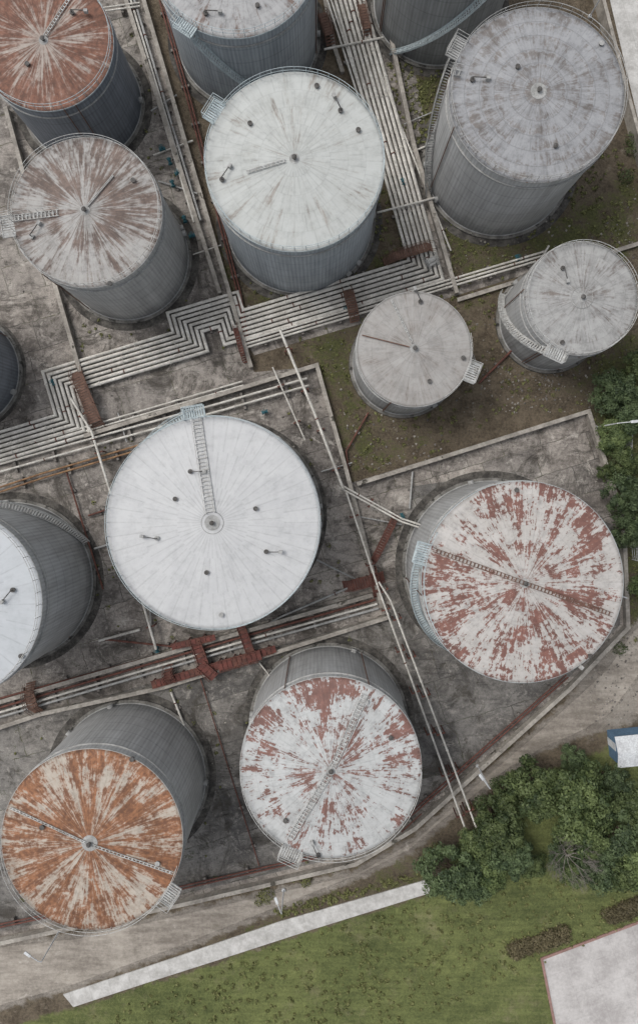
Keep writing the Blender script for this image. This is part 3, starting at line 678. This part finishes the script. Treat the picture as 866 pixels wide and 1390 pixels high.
def crown(seed,mat,R=1.0,Ht=1.0,ncl=46,per=170):
    rs=np.random.default_rng(seed); Cs=[];Ns=[];T=[];Z=[]
    cl=[]
    for i in range(ncl):
        a=rs.uniform(0,6.28); el=rs.uniform(-.25,1.5); rr=rs.uniform(.5,.95)
        c=np.array([math.cos(a)*math.cos(el)*rr,math.sin(a)*math.cos(el)*rr,math.sin(el)*rr*.85]); cl.append(c)
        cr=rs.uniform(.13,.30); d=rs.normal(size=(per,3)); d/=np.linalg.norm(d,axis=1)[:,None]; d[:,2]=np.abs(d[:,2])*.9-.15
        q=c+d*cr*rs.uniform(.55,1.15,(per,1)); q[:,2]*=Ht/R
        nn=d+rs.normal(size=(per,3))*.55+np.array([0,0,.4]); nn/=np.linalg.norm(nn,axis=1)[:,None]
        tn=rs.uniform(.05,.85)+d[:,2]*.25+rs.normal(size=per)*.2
        Cs.append(q*R);Ns.append(nn);T.append(tn);Z.append(rs.uniform(.10,.26,per))
    return leafmesh('crown',np.concatenate(Cs),np.concatenate(Ns),np.concatenate(Z),np.concatenate(T),mat,rs),cl
def trunkmesh(seed,cl,R,Ht,z0,mat,r=.22):
    rs=random.Random(seed); mb=MB(); mb.tube([(0,0,0),(.05,.02,z0*.5),(0,0,z0)],r,0,8,rad=[r,r*.8,r*.6])
    for c in cl[:14]:
        e_=Vector((c[0]*R,c[1]*R,z0+c[2]*Ht)); b=Vector((0,0,z0*rs.uniform(.6,.98))); m=b.lerp(e_,.5)+Vector((rs.uniform(-.2,.2),rs.uniform(-.2,.2),.2))
        mb.tube([b,m,e_],r*.4,0,6,rad=[r*.4,r*.25,r*.08])
    me=mb.obj('tmp',[mat]); d=me.data; bpy.data.objects.remove(me); return d
variants=[]
for s_,mt in ((1,M_leaf),(2,M_leaf2),(3,M_leaf),(4,M_leaf2)):
    c,cl=crown(s_,mt,3.6,3.0); variants.append((c,trunkmesh(s_,cl,3.6,3.0,3.2,M_bark)))
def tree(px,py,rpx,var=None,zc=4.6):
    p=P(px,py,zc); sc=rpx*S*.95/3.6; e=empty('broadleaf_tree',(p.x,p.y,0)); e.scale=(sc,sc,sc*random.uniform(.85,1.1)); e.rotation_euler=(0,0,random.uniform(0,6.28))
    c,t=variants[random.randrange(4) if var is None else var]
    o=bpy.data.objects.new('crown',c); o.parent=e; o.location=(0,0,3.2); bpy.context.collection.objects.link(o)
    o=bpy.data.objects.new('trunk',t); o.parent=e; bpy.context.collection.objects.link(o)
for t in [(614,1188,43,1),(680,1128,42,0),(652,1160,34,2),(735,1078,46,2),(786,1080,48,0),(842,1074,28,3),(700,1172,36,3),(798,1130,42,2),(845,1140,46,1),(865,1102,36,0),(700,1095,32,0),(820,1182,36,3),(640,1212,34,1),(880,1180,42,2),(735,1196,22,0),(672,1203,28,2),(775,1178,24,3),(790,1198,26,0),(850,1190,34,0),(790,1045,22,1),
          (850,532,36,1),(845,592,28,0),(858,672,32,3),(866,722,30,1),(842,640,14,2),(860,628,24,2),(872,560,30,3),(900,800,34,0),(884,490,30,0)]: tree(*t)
p=P(752,1134); e=empty('bare_tree',p); mb=MB(); rs=random.Random(3)
def br(b,d,L,r,dep):
    e_=b+d*L; m=b+d*L*.5+Vector((rs.uniform(-.1,.1),rs.uniform(-.1,.1),0))*L; mb.tube([b,m,e_],r,0,5,rad=[r,r*.8,r*.55])
    if dep>0:
        for i in range(4 if dep>1 else 5):
            q=Vector((rs.uniform(-1,1),rs.uniform(-1,1),rs.uniform(-.1,.8))); br(m.lerp(e_,rs.uniform(.1,1)),(d*.9+q*.75).normalized(),L*rs.uniform(.5,.75),r*.5,dep-1)
br(Vector((0,0,0)),Vector((0,0,1)),4.2,.14,0)
for i in range(11):
    a=i*.7; br(Vector((0,0,3.2+.1*i)),Vector((math.cos(a),math.sin(a),.7)).normalized(),2.1,.05,3)
mb.obj('branches',[M_bare],e)
def bushes(name,plist,mat,h=.8,dens=260,seed=5):
    rs=np.random.default_rng(seed); Cs=[];Z=[];T=[];Ns=[]
    for (px,py,r) in plist:
        p=P(px,py); n_=int(dens*max(.3,r*r)); d=rs.normal(size=(n_,3)); d/=np.linalg.norm(d,axis=1)[:,None]; d[:,2]=abs(d[:,2])
        q=d*rs.uniform(.6,1.05,(n_,1))*np.array([r,r,h]); q[:,0]+=p.x; q[:,1]+=p.y
        nn=d+rs.normal(size=(n_,3))*.5; nn/=np.linalg.norm(nn,axis=1)[:,None]
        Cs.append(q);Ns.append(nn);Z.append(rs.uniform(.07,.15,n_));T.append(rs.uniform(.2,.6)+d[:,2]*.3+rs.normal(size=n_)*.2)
    me=leafmesh(name,np.concatenate(Cs),np.concatenate(Ns),np.concatenate(Z),np.concatenate(T),mat,rs)
    o=bpy.data.objects.new(name,me); bpy.context.collection.objects.link(o)
def row(a,b,n_,r,j=3): return [(a[0]+(b[0]-a[0])*i/(n_-1)+random.uniform(-j,j),a[1]+(b[1]-a[1])*i/(n_-1)+random.uniform(-j,j),r*random.uniform(.8,1.2)) for i in range(n_)]
bushes('hedge',row((692,1288),(768,1262),22,.75,2)+row((696,1296),(768,1272),22,.75,2),M_hedge)
bushes('hedge',row((824,1240),(880,1218),18,.8,2)+row((826,1248),(880,1226),18,.8,2),M_hedge,seed=6)
bushes('shrub',[(362,1215,1.1),(415,1195,.9),(352,1222,.7),(688,1010,.6),(640,1095,.8),(582,1165,1.0),(590,1150,.7)],M_weed,seed=8)
bushes('shrub',[(830,560,1.2),(822,600,1.0),(835,690,1.2),(826,540,1.0),(840,720,1.0),(848,240,1.0),(856,205,.9),(840,880,1.0),(856,190,1.0)],M_leaf,h=1.2,seed=9)
pl=[]
zones=[([(515,85),(605,85),(590,200),(555,200)],180),([(300,330),(345,395),(360,440),(560,350),(520,250),(480,350)],140),([(590,300),(860,180),(860,330),(620,395)],260),([(395,455),(600,400),(860,370),(860,500),(790,550),(490,645),(440,520)],420),([(330,1300),(584,1220),(700,1200),(866,1180),(866,1250),(560,1390),(100,1390)],600),([(380,1248),(575,1190),(570,1183),(370,1235)],120),([(800,560),(866,500),(866,880),(850,850),(846,700)],90),([(250,1223),(480,1172),(480,1177),(250,1228)],60),([(520,840),(545,1120),(400,1180),(250,1215),(0,1270),(20,1000),(240,930)],60),([(20,190),(160,-20),(330,470),(110,560)],90),([(120,600),(420,510),(470,640),(500,790),(120,900)],80)]
for poly,cnt in zones:
    xs_=[q[0] for q in poly]; ys_=[q[1] for q in poly]; k=0
    while k<cnt:
        x=random.uniform(min(xs_),max(xs_)); y=random.uniform(min(ys_),max(ys_))
        if inpoly(np.array([x]),np.array([y]),poly)[0]>0: pl.append((x,y,random.uniform(.08,.36))); k+=1
bushes('weed_patches',pl,M_weed,h=.2,dens=80,seed=11)
mb=MB(); rs=random.Random(4)
def stone(p,r):
    v=[]
    for d in [(1,0,0),(-1,0,0),(0,1,0),(0,-1,0),(0,0,1),(0,0,-.3),(.7,.7,.4),(-.7,.6,.3)]:
        v.append(p+Vector(d)*r*rs.uniform(.6,1.2))
    mb.addm(v,[(0,6,4),(6,2,4),(2,7,4),(7,1,4),(1,3,4),(3,0,4),(0,2,6),(2,1,7),(0,5,2),(2,5,1),(1,5,3),(3,5,0)],rs.randrange(2))
for (x0,y0,x1,y1,c_) in [(440,430,860,540,360),(600,500,800,560,200),(800,860,866,990,260),(590,300,860,380,160),(20,20,200,560,200),(450,560,600,640,140),(380,520,440,640,60),(840,230,866,420,40),(140,560,420,900,120),(240,930,560,1150,120)]:
    for i in range(c_): stone(P(rs.uniform(x0,x1),rs.uniform(y0,y1),.03),rs.choice([.05,.07,.1,.16]))
mb.obj('rubble',[M_sleeper,M_wall])

# ------------------------------------------------------------ light, camera
w=bpy.data.worlds.new('World'); bpy.context.scene.world=w; w.use_nodes=True; nt=w.node_tree
sky=nt.nodes.new('ShaderNodeTexSky'); sky.sky_type='NISHITA'; sky.sun_disc=False; sky.sun_elevation=math.radians(SUN_EL); sky.sun_rotation=math.radians(90-SUN_AZ)
sky.air_density=1.2; sky.dust_density=4.0
hs=nt.nodes.new('ShaderNodeHueSaturation'); hs.inputs['Saturation'].default_value=.3
nt.links.new(sky.outputs[0],hs.inputs['Color']); nt.links.new(hs.outputs[0],nt.nodes['Background'].inputs[0]); nt.nodes['Background'].inputs[1].default_value=.15
L=bpy.data.lights.new('sun','SUN'); L.energy=1.2; L.angle=math.radians(25); L.color=(1,.97,.93); lo=bpy.data.objects.new('sun',L)
d=Vector((math.cos(A_(SUN_AZ))*math.cos(A_(SUN_EL)),math.sin(A_(SUN_AZ))*math.cos(A_(SUN_EL)),math.sin(A_(SUN_EL))))
lo.rotation_euler=d.to_track_quat('Z','Y').to_euler(); bpy.context.collection.objects.link(lo)
cam=bpy.data.cameras.new('camera'); co_=bpy.data.objects.new('camera',cam); bpy.context.collection.objects.link(co_)
co_.location=(0,0,H); cam.sensor_fit='HORIZONTAL'; cam.sensor_width=36; cam.lens=36*H/(866*S); cam.shift_y=-45/866; cam.clip_end=3000
sc=bpy.context.scene; sc.camera=co_
sc.view_settings.view_transform='Standard'; sc.view_settings.look='None'; sc.view_settings.exposure=0
